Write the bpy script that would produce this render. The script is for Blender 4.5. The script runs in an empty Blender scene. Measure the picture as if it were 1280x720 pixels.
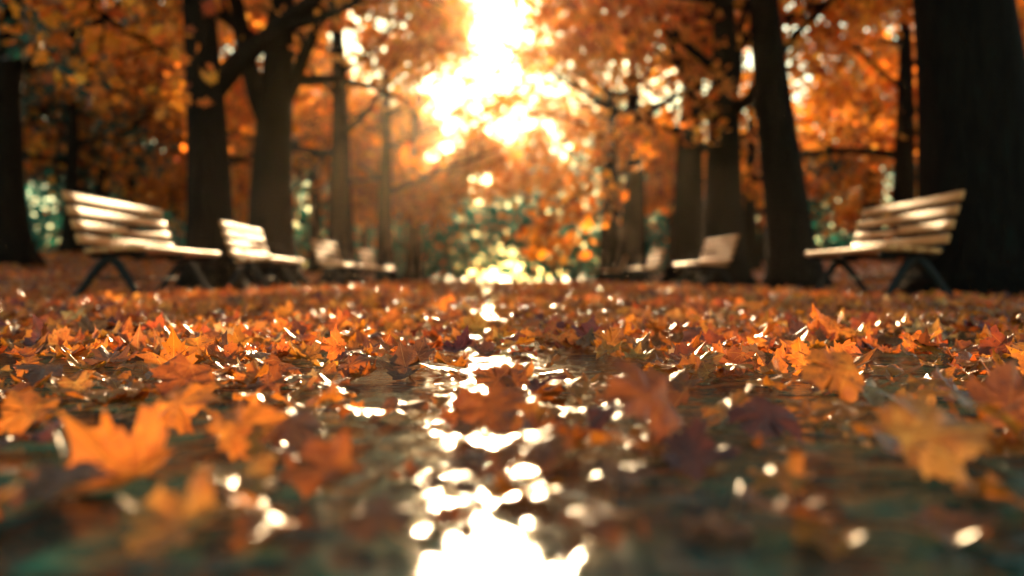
import bpy, math, random
import numpy as np
from mathutils import Vector, Matrix, Euler
R = math.radians
rng = np.random.default_rng(11)
random.seed(5)
SC = bpy.context.scene
COL = SC.collection
H_CAM, F_PX, HORIZ = 0.20, 1200.0, 348.0     # metres, pixels of the 1280 wide photo

def dist_of(py):  return H_CAM * F_PX / (py - HORIZ)          # ground distance seen at a picture height
def x_of(px, d):  return (px - 640.0) / F_PX * d

# ------------------------------------------------------------------ helpers
def tag(o, label=None, cat=None, group=None, kind=None):
    if label: o['label'] = label
    if cat: o['category'] = cat
    if group: o['group'] = group
    if kind: o['kind'] = kind
    return o

def raw_mesh(name, V, F, mats, mi=None, smooth=True):
    """V (n,3), F (m,k) all faces with k corners"""
    V = np.asarray(V, dtype=np.float32); F = np.asarray(F, dtype=np.int32)
    k = F.shape[1]
    me = bpy.data.meshes.new(name)
    me.vertices.add(len(V)); me.vertices.foreach_set('co', V.ravel())
    me.loops.add(F.size); me.loops.foreach_set('vertex_index', F.ravel())
    me.polygons.add(len(F))
    me.polygons.foreach_set('loop_start', np.arange(0, F.size, k, dtype=np.int32))
    me.polygons.foreach_set('loop_total', np.full(len(F), k, dtype=np.int32))
    for m in mats: me.materials.append(m)
    if mi is not None: me.polygons.foreach_set('material_index', np.asarray(mi, dtype=np.int32))
    me.polygons.foreach_set('use_smooth', np.full(len(F), smooth))
    me.update(calc_edges=True); me.validate()
    return me

def link(name, me, parent=None):
    o = bpy.data.objects.new(name, me); COL.objects.link(o)
    if parent is not None: o.parent = parent
    return o

def empty(name, loc, rz=0):
    o = bpy.data.objects.new(name, None); COL.objects.link(o)
    o.location = loc; o.rotation_euler = (0, 0, rz); o.empty_display_size = .2
    return o

class MB:
    """collects quads / tris into one mesh"""
    def __init__(s): s.v = []; s.f = []
    def add(s, vs, fs):
        b = len(s.v); s.v += [tuple(v) for v in vs]; s.f += [tuple(i + b for i in f) for f in fs]
    def tube(s, pts, rad, n=8, sx=1.0, sy=1.0, wob=0.0, up=Vector((0, 0, 1)), phase=0.0):
        pts = [Vector(p) for p in pts]
        N = len(pts); rings = []
        prev = None
        for i, p in enumerate(pts):
            t = (pts[min(i+1, N-1)] - pts[max(i-1, 0)]).normalized()
            if prev is None:
                a = up if abs(t.dot(up)) < .95 else Vector((0, 1, 0))
                u = (a - t * a.dot(t)).normalized()
            else:
                u = (prev - t * prev.dot(t)).normalized()
            prev = u; w = t.cross(u)
            r = rad[i] if hasattr(rad, '__len__') else rad
            ring = []
            for k in range(n):
                a = 2 * math.pi * k / n + phase
                rr = r * (1 + wob * (math.sin(a * 3 + i * .35) * .5 + math.sin(a * 5 + 1.7 + i * .2) * .3 + random.uniform(-.25, .25)))
                ring.append(p + u * math.cos(a) * rr * sx + w * math.sin(a) * rr * sy)
            rings.append(ring)
        vs = [v for r_ in rings for v in r_]
        fs = [(i*n + k, i*n + (k+1) % n, (i+1)*n + (k+1) % n, (i+1)*n + k) for i in range(N-1) for k in range(n)]
        fs += [tuple(range(n))[::-1], tuple((N-1)*n + k for k in range(n))]
        s.add(vs, fs)
    def build(s, name, mat, parent=None, smooth=True, bevel=0):
        me = bpy.data.meshes.new(name); me.from_pydata(s.v, [], s.f); me.validate(); me.update()
        me.materials.append(mat)
        for p in me.polygons: p.use_smooth = smooth
        o = link(name, me, parent)
        if bevel:
            m = o.modifiers.new('bevel', 'BEVEL'); m.width = bevel; m.segments = 3; m.limit_method = 'ANGLE'
        return o

# ------------------------------------------------------------------ materials
def newmat(name):
    m = bpy.data.materials.new(name); m.use_nodes = True
    nt = m.node_tree; nt.nodes.clear()
    out = nt.nodes.new('ShaderNodeOutputMaterial')
    return m, nt, out
def N(nt, t, **kw):
    n = nt.nodes.new(t)
    for k, v in kw.items():
        if k in n.inputs: n.inputs[k].default_value = v
        else: setattr(n, k, v)
    return n
def ramp(nt, fac, stops):
    r = nt.nodes.new('ShaderNodeValToRGB'); nt.links.new(fac, r.inputs[0])
    while len(r.color_ramp.elements) > 1: r.color_ramp.elements.remove(r.color_ramp.elements[-1])
    r.color_ramp.elements[0].position = stops[0][0]; r.color_ramp.elements[0].color = (*stops[0][1], 1)
    for p, c in stops[1:]:
        e = r.color_ramp.elements.new(p); e.color = (*c, 1)
    return r

def leaf_mat(name, c, c2, rough=.27, trans=.45, scale=40, bump=True, spec=.5):
    m, nt, out = newmat(name); L = nt.links.new
    geo = N(nt, 'ShaderNodeNewGeometry')
    no = N(nt, 'ShaderNodeTexNoise', Scale=scale, Detail=3.0)
    L(geo.outputs['Position'], no.inputs['Vector'])
    rp = ramp(nt, no.outputs[0], [(.35, c2), (.6, c)])
    # every leaf (mesh island) is a little lighter, darker or redder
    hs = N(nt, 'ShaderNodeHueSaturation')
    ri = geo.outputs['Random Per Island']
    mh = N(nt, 'ShaderNodeMapRange'); L(ri, mh.inputs[0]); mh.inputs[3].default_value = .485; mh.inputs[4].default_value = .512
    mv = N(nt, 'ShaderNodeMath', operation='MULTIPLY_ADD'); L(ri, mv.inputs[0]); mv.inputs[1].default_value = 7.31; mv.inputs[2].default_value = 0
    fr = N(nt, 'ShaderNodeMath', operation='FRACT'); L(mv.outputs[0], fr.inputs[0])
    mv2 = N(nt, 'ShaderNodeMapRange'); L(fr.outputs[0], mv2.inputs[0]); mv2.inputs[3].default_value = .6; mv2.inputs[4].default_value = 1.25
    L(mh.outputs[0], hs.inputs['Hue']); L(mv2.outputs[0], hs.inputs['Value']); L(rp.outputs[0], hs.inputs['Color'])
    p = N(nt, 'ShaderNodeBsdfPrincipled', Roughness=rough)
    p.inputs['Specular IOR Level'].default_value = spec
    if bump:   # veins run out from the stalk into the lobes, brown spots between them
        at = N(nt, 'ShaderNodeAttribute', attribute_name='blade')
        sp = N(nt, 'ShaderNodeSeparateXYZ'); L(at.outputs['Vector'], sp.inputs[0])
        def M(op, a, b=None):
            n_ = N(nt, 'ShaderNodeMath', operation=op)
            for i_, q_ in enumerate((a, b)):
                if q_ is None: continue
                if isinstance(q_, (int, float)): n_.inputs[i_].default_value = q_
                else: L(q_, n_.inputs[i_])
            return n_.outputs[0]
        ys = M('ADD', sp.outputs[1], .19)
        th_ = M('ARCTAN2', sp.outputs[0], ys)
        rr_ = M('SQRT', M('ADD', M('MULTIPLY', sp.outputs[0], sp.outputs[0]), M('MULTIPLY', ys, ys)))
        ln = M('MULTIPLY', M('ABSOLUTE', M('SINE', M('MULTIPLY', th_, 4.2))), rr_)
        side_ = M('ABSOLUTE', M('SINE', M('ADD', M('MULTIPLY', rr_, 46), M('MULTIPLY', ln, 30))))
        v1 = N(nt, 'ShaderNodeMapRange'); L(ln, v1.inputs[0]); v1.inputs[1].default_value = .012; v1.inputs[2].default_value = .03; v1.inputs[3].default_value = 1; v1.inputs[4].default_value = 0
        v2 = N(nt, 'ShaderNodeMapRange'); L(side_, v2.inputs[0]); v2.inputs[1].default_value = .05; v2.inputs[2].default_value = .22; v2.inputs[3].default_value = .45; v2.inputs[4].default_value = 0
        vein = M('MAXIMUM', v1.outputs[0], v2.outputs[0])
        vm = N(nt, 'ShaderNodeMix', data_type='RGBA', blend_type='MIX'); L(M('MULTIPLY', vein, .5), vm.inputs[0]); L(hs.outputs[0], vm.inputs[6]); vm.inputs[7].default_value = (min(1, c[0] * 1.25), c[1] * 1.9, c[2] * 2.6, 1)
        ns = N(nt, 'ShaderNodeTexNoise', Scale=130.0, Detail=3.0); L(geo.outputs['Position'], ns.inputs['Vector'])
        sm = N(nt, 'ShaderNodeMapRange'); L(ns.outputs[0], sm.inputs[0]); sm.inputs[1].default_value = .60; sm.inputs[2].default_value = .68; sm.inputs[4].default_value = .75
        vs_ = N(nt, 'ShaderNodeMix', data_type='RGBA'); L(sm.outputs[0], vs_.inputs[0]); L(vm.outputs[2], vs_.inputs[6]); vs_.inputs[7].default_value = (.06, .022, .01, 1)
        class _O: outputs = [vs_.outputs[2]]
        hs = _O
    L(hs.outputs[0], p.inputs['Base Color'])
    if bump:
        nb = N(nt, 'ShaderNodeTexNoise', Scale=scale * 2.2, Detail=4.0); L(geo.outputs['Position'], nb.inputs['Vector'])
        hh = M('SUBTRACT', nb.outputs[0], M('MULTIPLY', vein, .5))
        b = N(nt, 'ShaderNodeBump', Strength=.5, Distance=.004); L(hh, b.inputs['Height']); L(b.outputs[0], p.inputs['Normal'])
    t = N(nt, 'ShaderNodeBsdfTranslucent'); L(hs.outputs[0], t.inputs[0])
    mx = N(nt, 'ShaderNodeMixShader'); mx.inputs[0].default_value = trans
    L(p.outputs[0], mx.inputs[1]); L(t.outputs[0], mx.inputs[2]); L(mx.outputs[0], out.inputs[0])
    return m

FALL = [leaf_mat('fallen_orange', (.76, .21, .02), (.58, .13, .013)),
        leaf_mat('fallen_amber', (.70, .27, .045), (.52, .15, .02)),
        leaf_mat('fallen_rust', (.46, .105, .014), (.28, .06, .01)),
        leaf_mat('fallen_dark_red', (.19, .036, .014), (.10, .02, .009), trans=.3),
        leaf_mat('fallen_tan', (.66, .36, .13), (.48, .2, .06), rough=.25),
        leaf_mat('fallen_brown', (.27, .08, .02), (.15, .045, .013), trans=.3)]
FALLNAME = ['orange', 'amber', 'rust brown', 'dark red', 'pale tan', 'dull brown']
CAN = [leaf_mat('crown_orange', (.92, .31, .028), (.82, .24, .018), .5, .68, 3, False),
       leaf_mat('crown_amber', (.94, .42, .06), (.88, .33, .035), .5, .68, 3, False),
       leaf_mat('crown_rust', (.5, .13, .018), (.36, .085, .012), .5, .55, 3, False)]
GREEN = leaf_mat('crown_dark_green', (.016, .13, .095), (.010, .07, .055), .5, .35, 3, False)
FARG = leaf_mat('far_teal_green', (.03, .34, .27), (.02, .22, .17), .5, .6, 3, False)
OLIVE = leaf_mat('crown_brown_green', (.16, .09, .03), (.05, .07, .03), .5, .35, 3, False)

def bark_mat():
    m, nt, out = newmat('bark'); L = nt.links.new
    tc = N(nt, 'ShaderNodeTexCoord'); mp = N(nt, 'ShaderNodeMapping'); mp.inputs['Scale'].default_value = (9, 9, 1.6)
    L(tc.outputs['Object'], mp.inputs[0])
    n1 = N(nt, 'ShaderNodeTexNoise', Scale=1.6, Detail=7.0, Roughness=.65); L(mp.outputs[0], n1.inputs['Vector'])
    v = N(nt, 'ShaderNodeTexVoronoi', Scale=1.3, feature='DISTANCE_TO_EDGE'); L(mp.outputs[0], v.inputs['Vector'])
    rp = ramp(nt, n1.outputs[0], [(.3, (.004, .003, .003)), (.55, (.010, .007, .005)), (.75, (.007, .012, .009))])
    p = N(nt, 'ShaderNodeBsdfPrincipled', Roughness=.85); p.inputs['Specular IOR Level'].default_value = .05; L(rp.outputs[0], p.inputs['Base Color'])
    ad = N(nt, 'ShaderNodeMath', operation='MULTIPLY_ADD'); L(v.outputs[0], ad.inputs[0]); ad.inputs[1].default_value = .8; L(n1.outputs[0], ad.inputs[2])
    b = N(nt, 'ShaderNodeBump', Strength=1.0, Distance=.09); L(ad.outputs[0], b.inputs['Height']); L(b.outputs[0], p.inputs['Normal'])
    L(p.outputs[0], out.inputs[0]); return m
BARK = bark_mat()

def wood_mat():
    m, nt, out = newmat('bench_wood'); L = nt.links.new
    tc = N(nt, 'ShaderNodeTexCoord'); mp = N(nt, 'ShaderNodeMapping'); mp.inputs['Scale'].default_value = (1.5, 22, 22)
    L(tc.outputs['Object'], mp.inputs[0])
    n1 = N(nt, 'ShaderNodeTexNoise', Scale=2.2, Detail=6.0); L(mp.outputs[0], n1.inputs['Vector'])
    rp = ramp(nt, n1.outputs[0], [(.3, (.42, .16, .045)), (.7, (.64, .28, .085))])
    p = N(nt, 'ShaderNodeBsdfPrincipled', Roughness=.45); L(rp.outputs[0], p.inputs['Base Color'])
    p.inputs['Coat Weight'].default_value = .1; p.inputs['Specular IOR Level'].default_value = .3; p.inputs['Coat Roughness'].default_value = .36
    b = N(nt, 'ShaderNodeBump', Strength=.25, Distance=.003); L(n1.outputs[0], b.inputs['Height']); L(b.outputs[0], p.inputs['Normal'])
    L(p.outputs[0], out.inputs[0]); return m
WOOD = wood_mat()
def iron_mat():
    m, nt, out = newmat('black_iron'); L = nt.links.new
    n1 = N(nt, 'ShaderNodeTexNoise', Scale=60.0, Detail=3.0)
    p = N(nt, 'ShaderNodeBsdfPrincipled', Roughness=.7); p.inputs['Base Color'].default_value = (.006, .007, .007, 1); p.inputs['Specular IOR Level'].default_value = .25
    b = N(nt, 'ShaderNodeBump', Strength=.3, Distance=.003); L(n1.outputs[0], b.inputs['Height']); L(b.outputs[0], p.inputs['Normal'])
    L(p.outputs[0], out.inputs[0]); return m
IRON = iron_mat()

def path_mat():
    m, nt, out = newmat('wet_paving'); L = nt.links.new
    geo = N(nt, 'ShaderNodeNewGeometry')
    br = N(nt, 'ShaderNodeTexBrick', Scale=1.0)
    br.inputs['Mortar Size'].default_value = .012; br.inputs['Brick Width'].default_value = .42; br.inputs['Row Height'].default_value = .21
    br.inputs['Mortar Smooth'].default_value = .6
    wn = N(nt, 'ShaderNodeTexNoise', Scale=3.0, Detail=2.0); L(geo.outputs['Position'], wn.inputs['Vector'])
    wv = N(nt, 'ShaderNodeVectorMath', operation='MULTIPLY_ADD'); L(wn.outputs['Color'], wv.inputs[0]); wv.inputs[1].default_value = (.09, .09, 0)
    mp = N(nt, 'ShaderNodeMapping'); mp.inputs['Rotation'].default_value = (0, 0, R(7)); L(geo.outputs['Position'], mp.inputs[0]); L(mp.outputs[0], wv.inputs[2])
    L(wv.outputs[0], br.inputs['Vector'])
    n1 = N(nt, 'ShaderNodeTexNoise', Scale=13.0, Detail=3.0, Roughness=.5); L(geo.outputs['Position'], n1.inputs['Vector'])
    n2 = N(nt, 'ShaderNodeTexNoise', Scale=55.0, Detail=4.0, Roughness=.6); L(geo.outputs['Position'], n2.inputs['Vector'])
    n3 = N(nt, 'ShaderNodeTexNoise', Scale=2.1, Detail=2.0); L(geo.outputs['Position'], n3.inputs['Vector'])
    rp = ramp(nt, n1.outputs[0], [(.3, (.003, .018, .014)), (.7, (.008, .066, .050))])
    mixc = N(nt, 'ShaderNodeMix', data_type='RGBA'); L(br.outputs['Fac'], mixc.inputs[0]); L(rp.outputs[0], mixc.inputs[6]); mixc.inputs[7].default_value = (.012, .014, .010, 1)
    p = N(nt, 'ShaderNodeBsdfPrincipled'); L(mixc.outputs[2], p.inputs['Base Color'])
    rr = N(nt, 'ShaderNodeMapRange'); L(n3.outputs[0], rr.inputs[0]); rr.inputs[1].default_value = .4; rr.inputs[2].default_value = .62; rr.inputs[3].default_value = .04; rr.inputs[4].default_value = .09
    L(rr.outputs[0], p.inputs['Roughness'])
    # water lies in the worn hollow along the middle and in scattered puddles; the rest is only damp
    sx = N(nt, 'ShaderNodeSeparateXYZ'); L(geo.outputs['Position'], sx.inputs[0])
    ab = N(nt, 'ShaderNodeMath', operation='ABSOLUTE'); L(sx.outputs[0], ab.inputs[0])
    wb = N(nt, 'ShaderNodeMath', operation='MULTIPLY_ADD'); L(n3.outputs[0], wb.inputs[0]); wb.inputs[1].default_value = -.9; L(ab.outputs[0], wb.inputs[2])
    wm = N(nt, 'ShaderNodeMapRange'); L(wb.outputs[0], wm.inputs[0]); wm.inputs[1].default_value = -.32; wm.inputs[2].default_value = .02; wm.inputs[3].default_value = .13; wm.inputs[4].default_value = .02
    L(wm.outputs[0], p.inputs['Specular IOR Level'])
    h = N(nt, 'ShaderNodeMath', operation='MULTIPLY_ADD'); L(n1.outputs[0], h.inputs[0]); h.inputs[1].default_value = 1.7
    h2 = N(nt, 'ShaderNodeMath', operation='MULTIPLY'); L(n2.outputs[0], h2.inputs[0]); h2.inputs[1].default_value = .2; L(h2.outputs[0], h.inputs[2])
    h3 = N(nt, 'ShaderNodeMath', operation='MULTIPLY_ADD'); L(br.outputs['Fac'], h3.inputs[0]); h3.inputs[1].default_value = -.12; L(h.outputs[0], h3.inputs[2])
    b = N(nt, 'ShaderNodeBump', Strength=.75, Distance=.008); L(h3.outputs[0], b.inputs['Height']); L(b.outputs[0], p.inputs['Normal'])
    L(p.outputs[0], out.inputs[0]); return m
def litter_mat():
    m, nt, out = newmat('leaf_covered_soil'); L = nt.links.new
    geo = N(nt, 'ShaderNodeNewGeometry')
    v = N(nt, 'ShaderNodeTexVoronoi', Scale=9.0); L(geo.outputs['Position'], v.inputs['Vector'])
    n1 = N(nt, 'ShaderNodeTexNoise', Scale=.35, Detail=3.0); L(geo.outputs['Position'], n1.inputs['Vector'])
    sep = N(nt, 'ShaderNodeSeparateColor'); L(v.outputs['Color'], sep.inputs[0])
    rp = ramp(nt, sep.outputs[0], [(0, (.10, .04, .015)), (.35, (.32, .09, .018)), (.7, (.52, .16, .025)), (1, (.6, .25, .05))])
    p = N(nt, 'ShaderNodeBsdfPrincipled', Roughness=.55)
    mixc = N(nt, 'ShaderNodeMix', data_type='RGBA'); mr = N(nt, 'ShaderNodeMapRange'); L(n1.outputs[0], mr.inputs[0]); mr.inputs[1].default_value = .5; mr.inputs[2].default_value = .7
    mr.inputs[4].default_value = .6
    L(mr.outputs[0], mixc.inputs[0]); L(rp.outputs[0], mixc.inputs[6]); mixc.inputs[7].default_value = (.05, .07, .03, 1)
    L(mixc.outputs[2], p.inputs['Base Color'])
    b = N(nt, 'ShaderNodeBump', Strength=.8, Distance=.03); L(v.outputs['Distance'], b.inputs['Height']); L(b.outputs[0], p.inputs['Normal'])
    L(p.outputs[0], out.inputs[0]); return m
def stone_mat():
    m, nt, out = newmat('kerb_stone'); L = nt.links.new
    geo = N(nt, 'ShaderNodeNewGeometry')
    n1 = N(nt, 'ShaderNodeTexNoise', Scale=12.0, Detail=6.0); L(geo.outputs['Position'], n1.inputs['Vector'])
    rp = ramp(nt, n1.outputs[0], [(.3, (.06, .07, .06)), (.7, (.16, .15, .12))])
    p = N(nt, 'ShaderNodeBsdfPrincipled', Roughness=.45); L(rp.outputs[0], p.inputs['Base Color'])
    b = N(nt, 'ShaderNodeBump', Strength=.6, Distance=.01); L(n1.outputs[0], b.inputs['Height']); L(b.outputs[0], p.inputs['Normal'])
    L(p.outputs[0], out.inputs[0]); return m

# ------------------------------------------------------------------ setting
PATH_HALF = 2.45
def hgt(x, y):
    """the lawns rise gently away from the path"""
    a = np.clip((np.abs(x) - 4.6) / 9.0, 0, 1); b = np.clip((np.asarray(y) - 3.0) / 12.0, 0, 1)
    return .95 * a * a * (3 - 2 * a) * b * b * (3 - 2 * b) * (1 + .12 * np.sin(np.asarray(x) * .7 + np.asarray(y) * .31))
gx = np.concatenate([[-95, -60, -40, -28], np.arange(-22, 22.1, .8), [28, 40, 60, 95]]); gy = np.concatenate([[-12, -5], np.arange(0, 40, 1.0), [45, 55, 70, 90, 120, 150]])
GX, GY = np.meshgrid(gx, gy); GV = np.stack([GX, GY, hgt(GX, GY)], -1).reshape(-1, 3); nx = len(gx)
GF = [(j*nx + i, j*nx + i + 1, (j+1)*nx + i + 1, (j+1)*nx + i) for j in range(len(gy) - 1) for i in range(nx - 1)]
tag(link('ground', raw_mesh('ground', GV, GF, [litter_mat()])), kind='structure')
mb = MB(); mb.add([(-PATH_HALF, -12, .004), (PATH_HALF, -12, .004), (PATH_HALF, 110, .004), (-PATH_HALF, 110, .004)], [(0, 1, 2, 3)])
tag(mb.build('path', path_mat(), smooth=False), kind='structure')
KERB = stone_mat()
for s in (-1, 1):
    mb = MB(); y = -6.0
    while y < 60:
        a, b_ = s * (PATH_HALF + .004), s * (PATH_HALF + .12); y1 = y + .97
        hz = .035 + random.uniform(-.004, .004)
        x0, x1 = min(a, b_), max(a, b_)
        mb.add([(x0, y, .001), (x1, y, .001), (x1, y1, .001), (x0, y1, .001), (x0, y, hz), (x1, y, hz), (x1, y1, hz), (x0, y1, hz)],
               [(4, 5, 6, 7), (0, 1, 5, 4), (2, 3, 7, 6), (1, 2, 6, 5), (3, 0, 4, 7)])
        y += 1.0
    tag(mb.build('kerb', KERB, smooth=False, bevel=.008), kind='structure')

# ------------------------------------------------------------------ benches
def make_bench():
    root = empty('park_bench', (0, 0, 0))
    Lh = 1.03
    def plank(name, y, z, w, t, ang):
        mb = MB(); c, s = math.cos(ang), math.sin(ang)
        n = 10; vs = []; fs = []
        for i in range(n + 1):
            x = -Lh + 2 * Lh * i / n
            sag = -.003 * (1 - (x / Lh) ** 2) + random.uniform(-.0007, .0007)
            for (a, b) in ((-w/2, -t/2), (w/2, -t/2), (w/2, t/2), (-w/2, t/2)):
                vs.append((x, y + a * c - b * s, z + a * s + b * c + sag))
        for i in range(n):
            for k in range(4):
                fs.append((i*4 + k, i*4 + (k+1) % 4, (i+1)*4 + (k+1) % 4, (i+1)*4 + k))
        fs += [(3, 2, 1, 0), tuple(n*4 + k for k in range(4))]
        mb.add(vs, fs); return mb.build(name, WOOD, root, smooth=True, bevel=min(w, t) * .3)
    for i in range(4):
        plank('seat_slat', -.235 + i * .108, .432 - i * .008, .088, .034 if i else .046, R(-4))
    for i in range(4):
        t = i / 3
        plank('back_slat', .185 + .105 * t, .500 + .330 * t, .074, .024, R(90 - 17))
    for k, x in enumerate((-.86, 0.0, .86)):
        fr = MB()
        # seat rail and rear upright, one cast bar
        fr.tube([(x, -.27, .385), (x, -.2, .398), (x, 0, .392), (x, .14, .384), (x, .185, .42), (x, .225, .55), (x, .27, .70), (x, .318, .875)],
                [.026, .03, .032, .036, .034, .028, .024, .018], n=8, sx=1.0, sy=1.15)
        fo = fr.build('frame', IRON, root)
        if x != 0.0:
            for (pts, nm) in (([(x, .02, .385), (x, -.06, .31), (x, -.13, .2), (x, -.19, .1), (x, -.27, .03), (x, -.32, .008)], 'leg'),
                              ([(x, -.02, .385), (x, .08, .30), (x, .16, .2), (x, .23, .1), (x, .30, .03), (x, .35, .008)], 'leg')):
                lg = MB(); lg.tube(pts, [.04, .038, .034, .03, .032, .022], n=8, sx=1.0, sy=1.25)
                lg.build(nm, IRON, root)
        am = MB()
        if x == 0.0:
            am.tube([(x, -.2, .40), (x, -.235, .5), (x, -.22, .585), (x, -.12, .615), (x, .04, .61), (x, .2, .62), (x, .245, .615)], .013, n=8, sx=1, sy=1.3)
            am.build('armrest', IRON, root)
    st = MB(); st.tube([(-.86, .09, .2), (0, .09, .196), (.86, .09, .2)], .009, n=6); st.build('stretcher', IRON, root)
    return root
def copy_tree(o, parent=None):
    c = o.copy(); COL.objects.link(c); c.parent = parent
    for ch in o.children: copy_tree(ch, c)
    return c
benches = [(-3.13, 8.35, 90, 'wooden slat bench with splayed black iron legs, nearest on the left side of the path'),
           (-3.13, 12.2, 92, 'sunlit slat bench just beyond the forked tree, second along the left side'),
           (-3.13, 17.5, 89, 'slat bench third along the left side, its seat catching the sun'),
           (-3.13, 22.4, 90, 'farthest visible slat bench on the left, blurred to a bright streak'),
           (3.13, 8.32, -90, 'wooden slat bench in front of the huge trunk, nearest on the right side'),
           (3.13, 15.7, -88, 'slat bench between the two dark trunks, second along the right side'),
           (3.13, 22.6, -90, 'small far slat bench third along the right side, half in shade'),
           (3.13, 29.8, -90, 'tiny blurred slat bench, farthest one on the right side')]
B0 = make_bench()
for i, (x, y, a, lab) in enumerate(benches):
    o = B0 if i == 0 else copy_tree(B0)
    o.location = (x, y, 0.004); o.rotation_euler = (0, 0, R(a))
    tag(o, lab, 'bench', 'park benches lining the path')

# ------------------------------------------------------------------ trees
STAR = np.array([(0, -.42), (.30, -.40), (.22, -.12), (.56, .05), (.30, .16), (.30, .40), (.08, .28), (0, .66)], dtype=np.float32)
def leaf_template(kind):
    if kind == 'star':
        half = STAR; pts = list(map(tuple, half)) + [(-x, y) for x, y in half[1:-1][::-1].tolist()]
        n = len(pts); V = [(0, 0, .05)] + [(x, y, -.10 * abs(x) * 2 - .06 * y * y) for x, y in pts]
        F = [(0, 1 + k, 1 + (k + 1) % n) for k in range(n)]
    else:
        V = [(0, -.45, 0), (.42, .0, -.1), (0, .6, -.03), (-.42, .05, -.12)]
        F = [(0, 1, 2), (0, 2, 3)]
    return np.array(V, dtype=np.float32), np.array(F, dtype=np.int32)
def rand_rot(n, flat=0.0):
    q = rng.normal(size=(n, 4)); q /= np.linalg.norm(q, axis=1, keepdims=True)
    w, x, y, z = q.T
    return np.stack([np.stack([1-2*(y*y+z*z), 2*(x*y-z*w), 2*(x*z+y*w)], -1),
                     np.stack([2*(x*y+z*w), 1-2*(x*x+z*z), 2*(y*z-x*w)], -1),
                     np.stack([2*(x*z-y*w), 2*(y*z+x*w), 1-2*(x*x+y*y)], -1)], 1).astype(np.float32)
def leaf_cloud(name, C, size, kind, mats, weights, parent):
    n = len(C); T, F = leaf_template(kind)
    Rm = rand_rot(n); S = (size * rng.uniform(.65, 1.25, n)).astype(np.float32)
    V = np.einsum('nij,vj->nvi', Rm, T) * S[:, None, None] + C[:, None, :]
    FF = (F[None] + (np.arange(n) * len(T))[:, None, None]).reshape(-1, 3)
    mi = np.repeat(rng.choice(len(mats), n, p=weights), len(F))
    me = raw_mesh(name, V.reshape(-1, 3), FF, mats, mi, smooth=False)
    return link(name, me, parent)

SUN_AZ, SUN_EL = R(-1.0), R(13.0)
def open_sky(C, keep=.0):
    """the avenue's canopy stays open above the middle of the path: drops clumps there"""
    az = np.arctan2(C[:, 0], C[:, 1]); el = np.arctan2(C[:, 2], np.hypot(C[:, 0], C[:, 1]))
    return az, el

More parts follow.
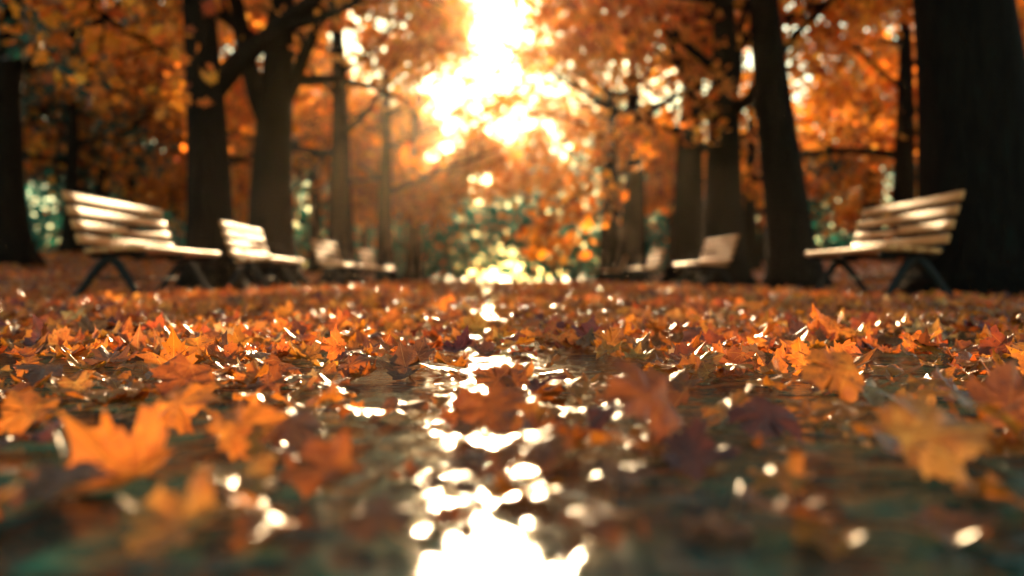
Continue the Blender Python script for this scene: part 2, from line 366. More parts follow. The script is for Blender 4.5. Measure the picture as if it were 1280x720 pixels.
def tree(label, x, y, r, height=9.5, lean=(0, 0), z0=3.0, spread=3.5, clumps=90, per=70, leaf=.16, csig=.42,
         kind='quad', mats=None, weights=None, forks=None, group=None, droop=0.0, name='maple_tree', drape=None, zmin=2.3, sides=14, limbs=9):
    seed = int(abs(x * 131 + y * 17)) + 3; random.seed(seed)
    zg = float(hgt(x, y)); root = empty(name, (x, y, zg)); tag(root, label, 'tree', group)
    mb = MB()
    n = 14; pts = []; rad = []
    for i in range(n + 1):
        t = i / n; z = height * .8 * t ** 1.25
        w = .12 * r * math.sin(z * .9 + seed)
        pts.append((lean[0] * z / 4 + w, lean[1] * z / 4 + w * .6, z - (.02 if i == 0 else 0)))
        flare = 1 + .55 * math.exp(-z / .22)
        rad.append(r * 1.22 * flare * (1 - .75 * t))
    mb.tube(pts, rad, n=sides, wob=.07)
    def at_h(z):
        for i in range(n):
            if pts[i+1][2] >= z:
                f = (z - pts[i][2]) / (pts[i+1][2] - pts[i][2])
                return Vector(pts[i]).lerp(Vector(pts[i+1]), f), rad[i] + (rad[i+1] - rad[i]) * f
        return Vector(pts[-1]), rad[-1]
    tips = []
    def limb(p, d, length, rr, depth):
        q = [Vector(p)]; dd = Vector(d).normalized(); rs = [rr]; K = 6
        for k in range(K):
            dd = (dd + Vector((random.uniform(-.2, .2), random.uniform(-.2, .2), random.uniform(-.12, .16) - droop * k * .05))).normalized()
            q.append(q[-1] + dd * length / K); rs.append(rr * (1 - .8 * (k + 1) / K))
            if k >= 1 and depth < 2:
                if random.random() < .8:
                    sd = (dd + Vector((random.uniform(-1, 1), random.uniform(-1, 1), random.uniform(-.5, .6)))).normalized()
                    limb(q[-1], sd, length * random.uniform(.35, .6), rs[-1] * .6, depth + 1)
            if k >= 2 or depth > 0: tips.append(q[-1].copy())
        mb.tube(q, rs, n=6 if depth == 0 else 4, wob=.05)
    if forks:
        for (fz, d, ln, fr) in forks:
            p, _ = at_h(fz); limb(p, d, ln, fr, 0)
    a0 = random.uniform(0, 6.28)
    for k in range(limbs):
        z = z0 + (height * .78 - z0) * (k / max(1, limbs - 1)) ** 1.1
        p, rr = at_h(z); a = a0 + k * 2.4
        ln = spread * (1.15 - .6 * (z - z0) / max(1, height - z0)) * random.uniform(.8, 1.15)
        limb(p, (math.cos(a), math.sin(a), random.uniform(.15, .6)), ln, min(rr * .45, .16), 0)
    dr = []
    if drape:
        p, rr = at_h(drape[0][0]); q = [p] + [Vector(v) - Vector((x, y, 0)) for v in drape[1:]]
        mb.tube(q, [max(.012, .075 * (1 - k / (len(q) - .6))) for k in range(len(q))], n=6, wob=.05)
        for k in range(1, len(q)):
            for _ in range(int(7)):
                e = q[k].lerp(q[k-1], random.random() * .8) + Vector((random.uniform(-.5, .5), random.uniform(-.6, .6), random.uniform(-.55, .25)))
                m_ = q[k].lerp(e, .5) + Vector((0, 0, .08)); mb.tube([q[k].lerp(q[k-1], .2), m_, e], [.012, .008, .004], n=4)
                dr.append(tuple(e))
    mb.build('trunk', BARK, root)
    tips = np.array([tuple(t) for t in tips], dtype=np.float32)
    pick = tips[rng.integers(0, len(tips), clumps)] + rng.normal(0, .3, (clumps, 3)).astype(np.float32)
    if droop: pick[:, 2] -= rng.uniform(0, droop, clumps)
    W = pick + np.array([x, y, zg], dtype=np.float32)
    az = np.degrees(np.arctan2(W[:, 0], W[:, 1])); el = np.degrees(np.arctan2(W[:, 2], np.hypot(W[:, 0], W[:, 1])))
    gap = (np.abs(az + .6) < 1.15 + .06 * (el - 13)) & (el > 11.3) & (el < 30) & (W[:, 1] > 2) & (rng.uniform(size=len(W)) < .72)
    for bx, by, bz, br_ in SUNLIT:
        D = W - np.array([bx, by, bz]); sv = np.array([math.sin(SUN_AZ) * math.cos(SUN_EL), math.cos(SUN_AZ) * math.cos(SUN_EL), math.sin(SUN_EL)])
        s_ = D @ sv; pd = np.linalg.norm(D - s_[:, None] * sv, axis=1)
        gap |= (pd < br_) & (s_ > (0 if bz < 1.5 else 3.5)) & (rng.uniform(size=len(W)) < .9)
    ok = ~gap & (pick[:, 2] > zmin) & (W[:, 1] > 3.5)
    pick = pick[ok]
    C = (pick[:, None, :] + rng.normal(0, 1, (len(pick), per, 3)) * np.array([csig, csig, csig * .75])).reshape(-1, 3).astype(np.float32)
    if dr:
        D = np.array(dr, dtype=np.float32); D = (D[:, None, :] + rng.normal(0, .2, (len(D), 15, 3)) * np.array([1, 1, .9])).reshape(-1, 3)
        D = D[D[:, 2] > .45].astype(np.float32); C = np.concatenate([C, D])
    wm = weights or [.6, .28, .12]
    leaf_cloud('crown', C, leaf, kind, mats or CAN, wm, root)
    return root

SUNLIT = [(-3.1, 8.3, .6, 1), (3.1, 8.3, .6, 1), (-3.1, 12.2, .6, 1.2), (-3.1, 17.4, .6, 1.3), (3.1, 15.7, .6, 1.5), (-3.1, 22.3, .6, 1.2), (3.1, 22.6, .6, 1.2),
          (-1.4, 3.2, 0, .8), (1.6, 3.2, 0, .8), (-2.6, 6, 0, .9), (2.6, 6, 0, .9), (0, 8, 0, .8), (-1.5, 11, 0, 1.0), (1.6, 11.5, 0, 1.0), (0, 16, 0, 1.0), (-4, 9, .1, 1.0), (4.2, 10, .1, 1.0), (-.6, 1.5, 0, .6), (.7, 1.5, 0, .6), (-8, 15, .5, 1.1), (-10.5, 19, .6, 1.2), (8, 14, .5, 1.2), (10, 19, .6, 1.2),
          (9.8, 24, 4, 2.6), (-8, 22, 4, 2), (6, 15, 3.2, 1.5), (-5, 16, 4, 1.4), (14, 30, 5, 2.5), (-6, 27, 5, 1.4), (7, 30, 5, 1.5)]     # breaks in the crowns that let sunlight through
PXL = lambda px, X: X / ((px - 640) / F_PX)     # the distance at which something X metres off the axis shows at px
TREES = [
 # the rows beside the path
 dict(label='forked dark tree behind the far end of the nearest left bench', x=-4.05, y=12.9, r=.30, lean=(-.14, 0), z0=3.4, forks=[(2.6, (.9, .1, 1.1), 4.2, .17)], kind='star', leaf=.17),
 dict(label='stout dark tree with a wide fork, behind the second left bench', x=-4.1, y=16.4, r=.38, lean=(.10, 0), z0=3.6, forks=[(2.6, (-.6, .2, 1.2), 4.5, .2), (2.9, (.6, 0, 1.3), 4, .16)], leaf=.18),
 dict(label='slimmer dark tree, third in the left row beside the path', x=-4.1, y=23.4, r=.32, lean=(-.1, 0), z0=3.2, leaf=.2),
 dict(label='fourth tree of the left row, its trunk paled by haze', x=-4.2, y=32, r=.3, leaf=.24, z0=3),
 dict(label='hazy fifth tree of the left row near the end of the path', x=-4.2, y=41, r=.32, leaf=.28, z0=3),
 dict(label='huge dark trunk filling the right edge behind the nearest right bench', x=4.32, y=8.7, r=.50, lean=(-.42, 0), height=10, z0=4.2, kind='star', leaf=.17, sides=22),
 dict(label='tall dark trunk leaning left over the path, beyond the nearest right bench', x=4.02, y=13.7, r=.31, lean=(-.40, 0), z0=4.0, kind='star', leaf=.17),
 dict(label='dark trunk with a knobbly fork behind the second right bench', x=4.1, y=18.4, r=.38, drape=[(3.6,), (3.0, 17.3, 3.5), (2.1, 16.6, 2.9), (1.5, 16.2, 2.2), (1.0, 16.0, 1.5), (.55, 16.0, 1.0)], lean=(-.06, 0), z0=3.2, forks=[(2.8, (-.5, .1, 1.3), 3.4, .16), (3.1, (.5, 0, 1.2), 3.4, .15)], leaf=.18),
 dict(label='slimmer trunk leaning right, close to the left of the fork-topped one', x=4.1, y=23.0, r=.40, lean=(.22, 0), leaf=.2, z0=3.2),
 dict(label='straight hazy trunk right of the sun, in the right row', x=3.75, y=29.6, r=.42, leaf=.22, z0=4.2),
 dict(label='paler twin trunk just left of the straight hazy one', x=3.9, y=38.0, r=.42, leaf=.26, z0=4.2),
 dict(label='near maple whose leafy twigs hang into the top left corner', x=-4.9, y=6.3, r=.3, kind='star', leaf=.15, z0=3.0, limbs=7, clumps=60,
      drape=[(3.4,), (-4.4, 7.4, 3.3), (-3.9, 8.2, 2.9), (-3.6, 8.6, 2.5), (-3.3, 9.2, 2.35)]),
 dict(label='young orange maple on the left lawn edge beyond the third bench', x=-6.4, y=27, r=.2, leaf=.22, z0=2.4, spread=3.6, clumps=190, droop=.5),
 dict(label='orange maple filling the gap between the third and fourth left trees', x=-6.6, y=36, r=.25, leaf=.28, z0=3, spread=4.6, clumps=230, height=11),
 dict(label='orange maple behind the straight hazy trunk of the right row', x=7.2, y=43, r=.25, leaf=.3, z0=3, spread=4.6, clumps=230, height=11.5),
 dict(label='tall amber maple beyond the far end of the path, left of the sun', x=-9.5, y=62, r=.3, leaf=.36, z0=5, zmin=4.5, spread=5.5, clumps=300, height=15, weights=[.4, .5, .1]),
 # lawns on both sides
 dict(label='dark tree at the left edge of the photo', x=-9.2, y=17.6, r=.33, leaf=.2, z0=3.0, mats=[GREEN, OLIVE, CAN[0]], weights=[.35, .35, .3]),
 dict(label='thin dark tree standing alone behind the nearest left bench', x=-12.6, y=27.5, r=.22, leaf=.26, z0=2.6, mats=[GREEN, OLIVE, CAN[0]], weights=[.4, .3, .3]),
 dict(label='thin greenish trunk, middle one of three behind the nearest left bench', x=-14.5, y=34, r=.26, leaf=.3, z0=2.2, mats=[GREEN, OLIVE, CAN[2]], weights=[.5, .3, .2]),
 dict(label='pale green slender trunk left of the forked tree', x=-15.3, y=38.5, r=.26, leaf=.3, z0=3.5, mats=[GREEN, OLIVE, CAN[1]], weights=[.5, .3, .2]),
 dict(label='low dark lopped tree far behind the nearest right bench', x=13.3, y=35.5, r=.42, height=9, leaf=.3, z0=2.6, spread=2.4, mats=[GREEN, OLIVE, CAN[2]], weights=[.6, .3, .1]),
 dict(label='broad orange maple on the right lawn between leaning and huge trunks', x=9.8, y=24, r=.3, leaf=.24, z0=2.6, spread=4.5, clumps=240, droop=.8),
 dict(label='orange maple farther back on the right lawn, beside the lopped tree', x=16.5, y=33, r=.3, leaf=.3, z0=2.4, spread=5, clumps=220, droop=.8),
 dict(label='orange maple seen between the fork-topped trunk and the leaning one', x=9.2, y=37, r=.3, leaf=.3, z0=2.2, spread=5, clumps=220, droop=.9),
 dict(label='orange maple on the left lawn seen between the two forked trees', x=-9.5, y=30, r=.3, leaf=.28, z0=2.4, spread=4.6, clumps=200, droop=.8),
 dict(label='orange maple to the right of the stout forked tree, farther back', x=-8.6, y=42, r=.3, leaf=.32, z0=2.2, spread=5, clumps=220, droop=.9),
 dict(label='dim rust coloured tree deep in the left shade', x=-19, y=32, r=.3, leaf=.3, z0=2.2, spread=5, clumps=200, mats=[GREEN, OLIVE, CAN[2]], weights=[.3, .3, .4]),
 dict(label='dark green bushy tree at the back of the left lawn', x=-21, y=46, r=.3, leaf=.36, z0=1.4, zmin=.6, spread=6, clumps=260, mats=[GREEN, OLIVE, CAN[2]], weights=[.6, .25, .15]),
 dict(label='orange and green tree at the back of the left lawn', x=-13, y=54, r=.3, leaf=.38, z0=1.6, zmin=.6, spread=6, clumps=260, mats=[GREEN, OLIVE, CAN[0]], weights=[.3, .2, .5]),
 dict(label='amber maple closing the view at the left of the path end', x=-5.5, y=56, r=.3, leaf=.36, z0=4.4, zmin=3.6, height=16, spread=5.4, clumps=400, mats=CAN, weights=[.4, .5, .1]),
 dict(label='amber maple closing the view at the right of the path end', x=5.6, y=52, r=.3, leaf=.34, z0=4.2, zmin=3.2, height=15, spread=5.2, clumps=400, weights=[.45, .45, .1]),
 dict(label='orange maple at the back of the right lawn', x=14.5, y=55, r=.3, leaf=.36, z0=1.8, spread=6, clumps=260, mats=CAN, weights=[.6, .2, .2]),
 dict(label='tall orange and olive tree at the far right of the lawn', x=24, y=44, r=.3, leaf=.36, z0=1.6, zmin=.6, spread=6, clumps=260, mats=[CAN[0], OLIVE, GREEN], weights=[.5, .3, .2]),
]
for t in TREES:
    t.setdefault('per', 55); t.setdefault('clumps', 110); t['clumps'] = int(t['clumps'] * .8)
    tree(**t)

# far-off wood: nobody could count it
def far_wood():
    C = []
    for i in range(1900):
        a = rng.uniform(-1, 1); x = a * 62; y = 74 + abs(a) * -14 + rng.uniform(-7, 7)
        top = rng.uniform(7, 12) + 3 * math.sin(x * .3) + abs(a) * 6
        z = rng.uniform(0, 1) ** 1.6 * top
        C.append((x, y, z))
    C = np.array(C, dtype=np.float32)
    C = (C[:, None, :] + rng.normal(0, 1, (len(C), 60, 3)) * np.array([1.3, 1.3, 1.0])).reshape(-1, 3)
    C = C[(C[:, 2] > .1) & (rng.uniform(size=len(C)) > .90 * np.exp(-((C[:, 0] + 1.2) / 4.2) ** 2 - ((C[:, 2] - .5) / 2.6) ** 2))].astype(np.float32)
    o = leaf_cloud('far_wood', C, .55, 'quad', [FARG, GREEN, CAN[0]], [.66, .24, .10], None)
    tag(o, 'dark green wood closing the view beyond the lawns', 'wood', kind='stuff')
far_wood()

# ------------------------------------------------------------------ fallen leaves
HALF = [(0.02, 0.0), (.20, -.13), (.40, -.17), (.36, -.05), (.54, -.02), (.42, .10), (.60, .15), (.64, .27), (.86, .34), (.66, .44), (.68, .55),
        (.48, .50), (.29, .46), (.34, .60), (.28, .66), (.38, .84), (.22, .80), (.12, .92), (0, 1.18)]
OUT = np.array(HALF + [(-x, y) for x, y in HALF[::-1][1:]], dtype=np.float32)      # a maple leaf's outline, 1.7 wide
CEN = np.array([0, .30], dtype=np.float32)
def leaf_shape(rings, rs, simple=False):
    """one curled maple leaf of unit width, lying at z = 0"""
    o = OUT.copy()
    if simple: o = o[::3] if len(o[::3]) > 10 else o[::2]
    o = o * (1 + rs.uniform(-.06, .06, o.shape)).astype(np.float32)
    fat = rs.uniform(.12, .42); dv = o - CEN; rr = np.hypot(dv[:, 0], dv[:, 1])[:, None]; rm = float(rr.mean())
    nr = rr + (np.minimum(rr * 1.0, rm * 1.25) * .0 + (rm * 1.12 - rr)) * fat; o = (CEN + dv / rr * nr).astype(np.float32)
    n = len(o); V = [np.array([[CEN[0], CEN[1]]])]
    for k in range(rings): V.append(CEN + (o - CEN) * ((k + 1) / rings))
    P = np.concatenate(V) / 1.7
    F = [(0, 1 + k, 1 + (k + 1) % n) for k in range(n)]
    for j in range(rings - 1):
        a, b = 1 + j * n, 1 + (j + 1) * n
        for k in range(n):
            k2 = (k + 1) % n; F += [(a + k, b + k, b + k2), (a + k, b + k2, a + k2)]
    q = P - CEN / 1.7; r = np.hypot(q[:, 0], q[:, 1]); th = np.arctan2(q[:, 1], q[:, 0])
    cup = rs.uniform(-.5, 1.0); wave = rs.uniform(.25, .75); ph = rs.uniform(0, 6.28); kk = rs.choice([2, 3, 4])
    z = cup * r**2 * 1.3 + wave * r**2 * np.sin(th * kk + ph)
    z += .07 * np.cos(th * 7 + .3) * r + .05 * np.sin(th * rs.choice([5, 6, 9]) + ph * 2) * r * (r > .2)                                    # lobes folded along the veins
    roll = rs.uniform(-1.3, 1.3); ax = rs.uniform(0, 3.14)
    u = q[:, 0] * math.cos(ax) + q[:, 1] * math.sin(ax)
    z += roll * u * np.abs(u) * .9 * (u > 0)
    V3 = np.stack([q[:, 0], q[:, 1], z], 1).astype(np.float32)
    return V3, np.array(F, dtype=np.int32)
def blade(me, Q):
    a = me.attributes.new('blade', 'FLOAT_VECTOR', 'POINT'); q = np.array(Q, dtype=np.float32).copy(); q[:, 2] = 0; a.data.foreach_set('vector', q.ravel()); return me

# coverage in leaves per square metre
def cover(x, y):
    x = np.asarray(x); y = np.asarray(y)
    side = np.clip((np.abs(x + .03 * y) - .06) / .4, 0, 1)
    base = np.where(y < 1.0, 135, np.where(y < 1.6, 180, np.where(y < 2.4, 170, 230)))
    c = base * (.55 + .45 * side)
    patch = np.sin(x * 3.1 + 1.3) * np.sin(y * 2.3 + x) + .6 * np.sin(x * 7.3 - y * 4.1)
    c = c * np.clip(.85 + .45 * patch, .15, 1.4)
    c = np.where((x > .22) & (y < 1.7), c * .6, c)          # bare wet slabs, front right
    return c

KEYS = [ # px, contact py, width px, tilt towards camera, spin, colour index, variant, lift, label, short name
 (138, 622, 176, 38, 62, 0, 0, 'bright orange maple leaf propped upright in the left foreground, out of focus', 'propped bright orange leaf'),
 (205, 694, 165, 24, 70, 1, 1, 'amber leaf curled at the very front left, nearest to the viewer', 'nearest amber leaf'),
 (62, 650, 150, 18, 200, 5, 2, 'dull brown leaf in shadow at the front left corner', 'brown corner leaf'),
 (402, 632, 135, 30, 120, 2, 3, 'rust brown leaf bent over on wet paving left of the sun glare', 'bent rust leaf'),
 (292, 596, 120, 35, 300, 0, 4, 'orange leaf with raised lobes between the propped and the bent leaf', 'raised orange leaf'),
 (590, 552, 92, 40, 20, 2, 5, 'rust leaf standing in the middle of the sun glare', 'rust leaf in the glare'),
 (966, 566, 112, 30, 150, 3, 6, 'crumpled dark red leaf on the teal slabs right of centre', 'crumpled dark red leaf'),
 (1165, 604, 180, 20, 95, 0, 7, 'long orange leaf with a rolled edge in the right foreground', 'rolled orange leaf'),
 (985, 630, 105, 22, 40, 0, 8, 'smooth orange leaf lying below the crumpled dark red one', 'smooth orange leaf'),
 (1272, 552, 130, 62, 340, 2, 9, 'large rust leaf standing up at the right edge of the photo', 'leaf at the right edge'),
 (212, 478, 78, 66, 355, 0, 0, 'sharp pointed orange leaf standing up at the left middle', 'sharp pointed leaf'),
 (1052, 486, 62, 35, 220, 1, 1, 'amber folded leaf catching light on the right', 'folded amber leaf'),
 (842, 516, 112, 25, 60, 2, 2, 'broad rust leaf right of the sun glare in focus', 'broad rust leaf'),
 (505, 478, 78, 34, 15, 5, 3, 'dull brown leaf with jagged tips just left of the glare', 'jagged brown leaf'),
 (1085, 524, 118, 10, 100, 4, 4, 'pale tan shiny leaf lying flat among teal puddles', 'pale shiny leaf'),
 (872, 606, 125, 24, 260, 3, 5, 'dark red leaf lying blurred at the lower right of the glare', 'blurred dark red leaf'),
 (22, 556, 96, 38, 45, 0, 6, 'orange leaf with a bright rim at the left edge', 'orange leaf at left edge'),
 (1004, 466, 48, 70, 10, 0, 7, 'small square looking orange leaf standing on edge at right', 'small upright leaf'),
 (766, 452, 60, 60, 330, 0, 8, 'orange leaf standing up right of the path centre, farther back', 'standing leaf by the centre'),
 (782, 626, 90, 22, 180, 5, 9, 'dull brown leaf near the bottom right of the sun glare', 'brown leaf under the glare'),
 (760, 694, 130, 16, 160, 2, 10, 'rust leaf at the very bottom, right of the brightest reflection', 'bottom rust leaf'),
 (470, 688, 110, 28, 30, 5, 11, 'dull brown leaf at the very bottom left of the brightest reflection', 'bottom brown leaf'),
 (520, 612, 80, 6, 110, 2, 1, 'flat rust leaf lying on wet paving left of the reflection, below centre', 'flat rust leaf'),
 (676, 600, 96, 14, 300, 0, 8, 'orange leaf lying over the right side of the bright reflection', 'orange leaf by the reflection'),
 (560, 668, 84, 6, 20, 2, 3, 'small rust leaf lying within the brightest part of the reflection', 'small reflection leaf'),
 (606, 590, 66, 5, 80, 5, 10, 'little dull brown leaf lying between the two bright reflections', 'little brown leaf'),
 (566, 632, 88, 8, 210, 5, 4, 'thin dull brown leaf lying flat, cutting the brightest reflection in two', 'leaf cutting the reflection'),
 (322, 700, 120, 8, 210, 2, 2, 'rust leaf lying flat at the very bottom, left of the brown leaf by the reflection', 'bottom left rust leaf'),
 (905, 690, 120, 10, 140, 5, 7, 'dull brown leaf lying flat at the very bottom, right of centre', 'bottom right brown leaf'),
 (1045, 704, 110, 12, 30, 0, 3, 'orange leaf lying low at the very bottom, between two browner leaves', 'bottom orange leaf'),
 (1205, 690, 135, 8, 280, 2, 1, 'rust leaf lying flat in the bottom right corner', 'bottom right corner leaf'),
 (1085, 566, 90, 12, 250, 1, 2, 'narrow amber leaf lying flat across the teal slabs', 'narrow amber leaf'),
 (330, 505, 70, 30, 75, 2, 8, 'rust leaf between the sharp pointed leaf and the glare', 'mid left rust leaf'),
]
NV = 12
shapes = []
for i in range(NV):
    rs = np.random.default_rng(40 + i); V, F = leaf_shape(3, rs); shapes.append((V, F))
leaf_meshes = [blade(raw_mesh('fallen_leaf', V, F, [FALL[0]]), V) for V, F in shapes]
def stalk_mesh(v):
    mb = MB(); V = shapes[v][0]; b = Vector(V[1 + 2 * len(OUT)])    # where the outline meets the stalk
    mb.tube([b, b + Vector((.02, -.16, .05)), b + Vector((.07, -.36, .13)), b + Vector((.16, -.58, .17))], [.016, .012, .010, .013], n=6)
    me = bpy.data.meshes.new('stalk'); me.from_pydata(mb.v, [], mb.f); me.materials.append(FALL[2]); me.validate(); me.update()
    for p in me.polygons: p.use_smooth = True
    return me
stalks = [stalk_mesh(v) for v in range(NV)]
def place_leaf(v, x, y, w, tilt, spin, colour, lift=0.0, roll=0.0, stalk=False):
    me = leaf_meshes[v]
    o = link('fallen_leaf', me)
    M = Matrix.Rotation(R(tilt), 3, 'X') @ Matrix.Rotation(R(roll), 3, 'Y') @ Matrix.Rotation(R(spin), 3, 'Z')
    # tilt about the picture's own horizontal: lifts the far edge so the blade faces the viewer
    zs = (np.array(M) @ shapes[v][0].T)[2] * w
    o.rotation_euler = M.to_euler(); o.scale = (w, w, w)
    o.location = (x, y, .0055 + lift - float(zs.min()))
    o.material_slots[0].link = 'OBJECT'; o.material_slots[0].material = FALL[colour]
    if stalk:
        s = link('stalk', stalks[v], o)
    return o
key_xy = []
for (px, py, wp, tilt, spin, col, v, lab, short) in KEYS:
    d = dist_of(py); x = x_of(px, d); w = wp / F_PX * d * 1.08
    d += .25 * w * math.cos(R(tilt))
    o = place_leaf(v, x, d, w, tilt, spin, col, stalk=True)
    tag(o, lab, 'leaf', 'fallen maple leaves near the viewer')
    key_xy.append((x, d, w, short))

# positions of all the others
rng = np.random.default_rng(2024)
def scatter(y0, y1, xw, nmax):
    out = []
    for _ in range(nmax):
        y = rng.uniform(y0, y1); x = rng.uniform(-1, 1) * xw(y)
        out.append((x, y))
    return np.array(out)
near = []
area_n = 16000
Y = rng.uniform(.66, 4.6, area_n); X = rng.uniform(-3.2, 3.2, area_n)
keep = rng.uniform(0, 1, area_n) < cover(X, Y) * (3.94 * 6.4) / area_n
keep &= np.abs(X) < .62 * Y + .35
near = np.stack([X, Y], 1)[keep]
good = []
for (x, y) in near:
    if any(math.hypot(x - kx, (y - ky) * .8) < kw * .52 for kx, ky, kw, _ in key_xy): continue
    good.append((x, y))
good.sort(key=lambda p: p[1])
IND = 270
PW = [.50, .08, .28, .03, .03, .08]
specs = []
for i, (x, y) in enumerate(good):
    w = rng.uniform(.055, .125) * (1 if y > 1.1 else 1.15); sel = rng.uniform()
    tilt = rng.normal(4, 8) if sel < .82 else rng.uniform(16, 50)
    if y < .85: tilt = rng.normal(2, 5); w = min(w, .1)
    specs.append((int(rng.integers(NV)), x, y, w, float(tilt), float(rng.uniform(0, 360)), int(rng.choice(6, p=PW)), float(rng.uniform(0, .02) * min(1, y / 2)), float(rng.normal(0, 14))))
used = set(k[7] for k in KEYS)
def words_for(sp):
    v, x, y, w, tilt, spin, c, lift, roll = sp
    size = 'small' if w < .08 else ('large' if w > .108 else 'mid-sized')
    pose = 'lying flat' if abs(tilt) < 12 and abs(roll) < 12 else ('standing on edge' if tilt > 42 else ('tilted forward' if tilt > 20 else 'resting askew'))
    order = sorted(key_xy, key=lambda k: math.hypot(k[0] - x, k[1] - y))
    cands = []
    for k in order:
        dx, dy = x - k[0], y - k[1]
        if abs(dx) > abs(dy): rel = 'left of' if dx < 0 else 'right of'
        else: rel = 'in front of' if dy < 0 else 'behind'
        dist = math.hypot(dx, dy)
        near_ = '' if dist < .6 else 'well '
        cands.append(f'{size} {FALLNAME[c]} {"" if len(k[3].split()) > 3 and len(pose.split()) > 2 else "maple "}leaf {pose}, {near_}{rel} the {k[3]}')
    for l in cands:
        if l not in used: used.add(l); return l
    return cands[0]
for sp in specs[:IND]:
    o = place_leaf(*sp[:7], lift=sp[7], roll=sp[8])
    tag(o, words_for(sp), 'leaf', 'fallen maple leaves near the viewer')

def batch(P, W, tilt, spin, roll, col, lift, rings, simple):
    """many leaves as arrays; returns verts, faces, material indices"""
    VV, FF, MI, QQ = [], [], [], []; base = 0
    K = 16; which = rng.integers(0, K, len(P))
    for k in range(K):
        idx = np.where(which == k)[0]
        if not len(idx): continue
        T, F = leaf_shape(rings, np.random.default_rng(200 + k), simple)
        a, b, c = np.radians(spin[idx]), np.radians(roll[idx]), np.radians(tilt[idx])
        x, y, z = [np.repeat(T[None, :, j], len(idx), 0) for j in range(3)]
        ca, sa = np.cos(a)[:, None], np.sin(a)[:, None]; x, y = x * ca - y * sa, x * sa + y * ca
        cb, sb = np.cos(b)[:, None], np.sin(b)[:, None]; x, z = x * cb + z * sb, -x * sb + z * cb
        cc, sc_ = np.cos(c)[:, None], np.sin(c)[:, None]; y, z = y * cc - z * sc_, y * sc_ + z * cc
        w = W[idx][:, None]; x, y, z = x * w, y * w, z * w
        z = z - z.min(1, keepdims=True) + .0055 + hgt(P[idx, 0], P[idx, 1])[:, None] + lift[idx][:, None]
        V = np.stack([x + P[idx, 0][:, None], y + P[idx, 1][:, None], z], -1)
        QQ.append(np.tile(T, (len(idx), 1))); VV.append(V.reshape(-1, 3)); FF.append((F[None] + (np.arange(len(idx)) * len(T))[:, None, None] + base).reshape(-1, 3))
        MI.append(np.repeat(col[idx], len(F))); base += len(idx) * len(T)
    return np.concatenate(VV), np.concatenate(FF), np.concatenate(MI), np.concatenate(QQ)
def rnd(n, y, s=1.0):
    W = rng.uniform(.06, .14, n) * s
    tilt = np.where(rng.uniform(size=n) < .72, rng.normal(4, 9, n), rng.uniform(16, 52, n))
    return W, tilt, rng.uniform(0, 360, n), rng.normal(0, 16, n), rng.choice(6, n, p=PW), rng.uniform(0, .03, n)
rest = specs[IND:]
parts = []
P = np.array([(s[1], s[2]) for s in rest]); 
parts.append(batch(P, np.array([s[3] for s in rest]), np.array([s[4] for s in rest]), np.array([s[5] for s in rest]), np.array([s[8] for s in rest]), np.array([s[6] for s in rest]), np.array([s[7] for s in rest]), 2, False))
n_ = 9000; XX = rng.uniform(-4.6, 4.6, n_); YY = rng.uniform(-3.0, 4.8, n_); k_ = (np.abs(XX) > .62 * np.maximum(YY, 0) + .40) & ~((np.abs(XX) < .5) & (YY < .7)) & (rng.uniform(size=n_) < .75 + .25 * np.sin(XX * 3 + YY * 2))
P = np.stack([XX, YY], 1)[k_]; W, t, sp, ro, c, l = rnd(len(P), P[:, 1])
parts.append(batch(P, W, t, sp, ro, c, l, 1, False))
def field(y0, y1, x1, dens, rings, simple, s, slit=True):
    n = int((y1 - y0) * 2 * x1 * dens); X = rng.uniform(-x1, x1, n); Y = rng.uniform(y0, y1, n)
    k = np.abs(X) < .62 * Y + .6
    if slit:
        side = np.clip((np.abs(X + .03 * Y) - .12) / .6, 0, 1); k &= rng.uniform(size=n) < .22 + .78 * side
    P = np.stack([X, Y], 1)[k]; W, t, sp, ro, c, l = rnd(len(P), P[:, 1], s)
    parts.append(batch(P, W, t, sp, ro, c, l, rings, simple))
field(4.6, 10, 6.0, 130, 1, False, 1.0)
field(10, 20, 10.0, 55, 1, True, 1.1)
field(20, 46, 22.0, 14, 1, True, 1.5)
VV, FF, MM, QQ, b = [], [], [], [], 0
for v, f, m, q in parts: QQ.append(q); VV.append(v); FF.append(f + b); MM.append(m); b += len(v)
me = raw_mesh('leaf_carpet', np.concatenate(VV), np.concatenate(FF), FALL, np.concatenate(MM))
blade(me, np.concatenate(QQ))
tag(link('leaf_carpet', me), 'carpet of orange and rust maple leaves covering path and lawns', 'leaves', kind='stuff')

# ------------------------------------------------------------------ haze, light, camera
HAZE = .00028
mb = MB(); x0, x1, y0, y1, z0, z1 = -98, 98, -15, 154, -1, 17
mb.add([(x0, y0, z0), (x1, y0, z0), (x1, y1, z0), (x0, y1, z0), (x0, y0, z1), (x1, y0, z1), (x1, y1, z1), (x0, y1, z1)],
       [(3, 2, 1, 0), (4, 5, 6, 7), (0, 1, 5, 4), (1, 2, 6, 5), (2, 3, 7, 6), (3, 0, 4, 7)])
m, nt, out = newmat('haze')
pv = N(nt, 'ShaderNodeVolumePrincipled', Density=HAZE, Anisotropy=.88); pv.inputs['Color'].default_value = (1, .80, .55, 1)
nt.links.new(pv.outputs[0], out.inputs['Volume'])
tag(mb.build('haze', m, smooth=False), kind='stuff')

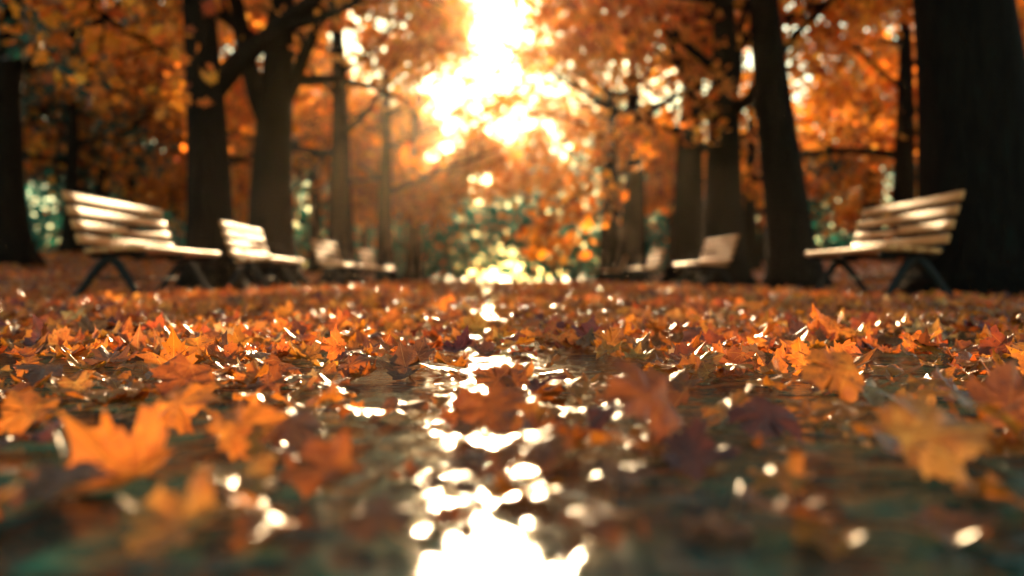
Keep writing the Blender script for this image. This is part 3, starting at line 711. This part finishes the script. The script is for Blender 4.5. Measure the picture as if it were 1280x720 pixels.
sun_vec = Vector((math.sin(SUN_AZ) * math.cos(SUN_EL), math.cos(SUN_AZ) * math.cos(SUN_EL), math.sin(SUN_EL)))
sl = bpy.data.lights.new('sun', 'SUN'); sl.energy = 5.0; sl.angle = R(.5); sl.color = (1, .68, .36)
so = bpy.data.objects.new('sun', sl); COL.objects.link(so); so.rotation_euler = sun_vec.to_track_quat('Z', 'Y').to_euler()
so.location = (0, 40, 20)

w = bpy.data.worlds.new('World'); SC.world = w; w.use_nodes = True; nt = w.node_tree
bg = nt.nodes['Background']
sky = nt.nodes.new('ShaderNodeTexSky'); sky.sky_type = 'NISHITA'; sky.sun_disc = False
sky.sun_elevation = SUN_EL; sky.sun_rotation = SUN_AZ; sky.air_density = 1.0; sky.dust_density = .8; sky.ozone_density = 1.0
mx = nt.nodes.new('ShaderNodeMix'); mx.data_type = 'RGBA'; mx.blend_type = 'MULTIPLY'; mx.inputs[0].default_value = 1.0
mx.inputs[7].default_value = (.92, 1.0, .76, 1)
nt.links.new(sky.outputs[0], mx.inputs[6]); nt.links.new(mx.outputs[2], bg.inputs[0]); bg.inputs[1].default_value = .085

cam = bpy.data.cameras.new('camera'); co = bpy.data.objects.new('camera', cam); COL.objects.link(co)
cam.sensor_width = 36; cam.lens = 36 * F_PX / 1280; cam.clip_end = 500; cam.clip_start = .02
co.location = (0, 0, H_CAM); co.rotation_euler = (R(90) - math.atan(12 / F_PX), 0, 0)
cam.dof.use_dof = True; cam.dof.focus_distance = 1.95; cam.dof.aperture_fstop = cam.lens / 1000 / .019
SC.camera = co

SC.view_settings.view_transform = 'Standard'; SC.view_settings.look = 'None'; SC.view_settings.gamma = 1
SC.view_settings.exposure = 2.1
SC.render.engine = 'CYCLES'
cy = SC.cycles
cy.use_denoising = True; cy.denoiser = 'OPENIMAGEDENOISE'
cy.max_bounces = 6; cy.diffuse_bounces = 3; cy.glossy_bounces = 3; cy.transmission_bounces = 3; cy.volume_bounces = 0; cy.transparent_max_bounces = 4
cy.sample_clamp_indirect = 6; cy.caustics_reflective = False; cy.caustics_refractive = False
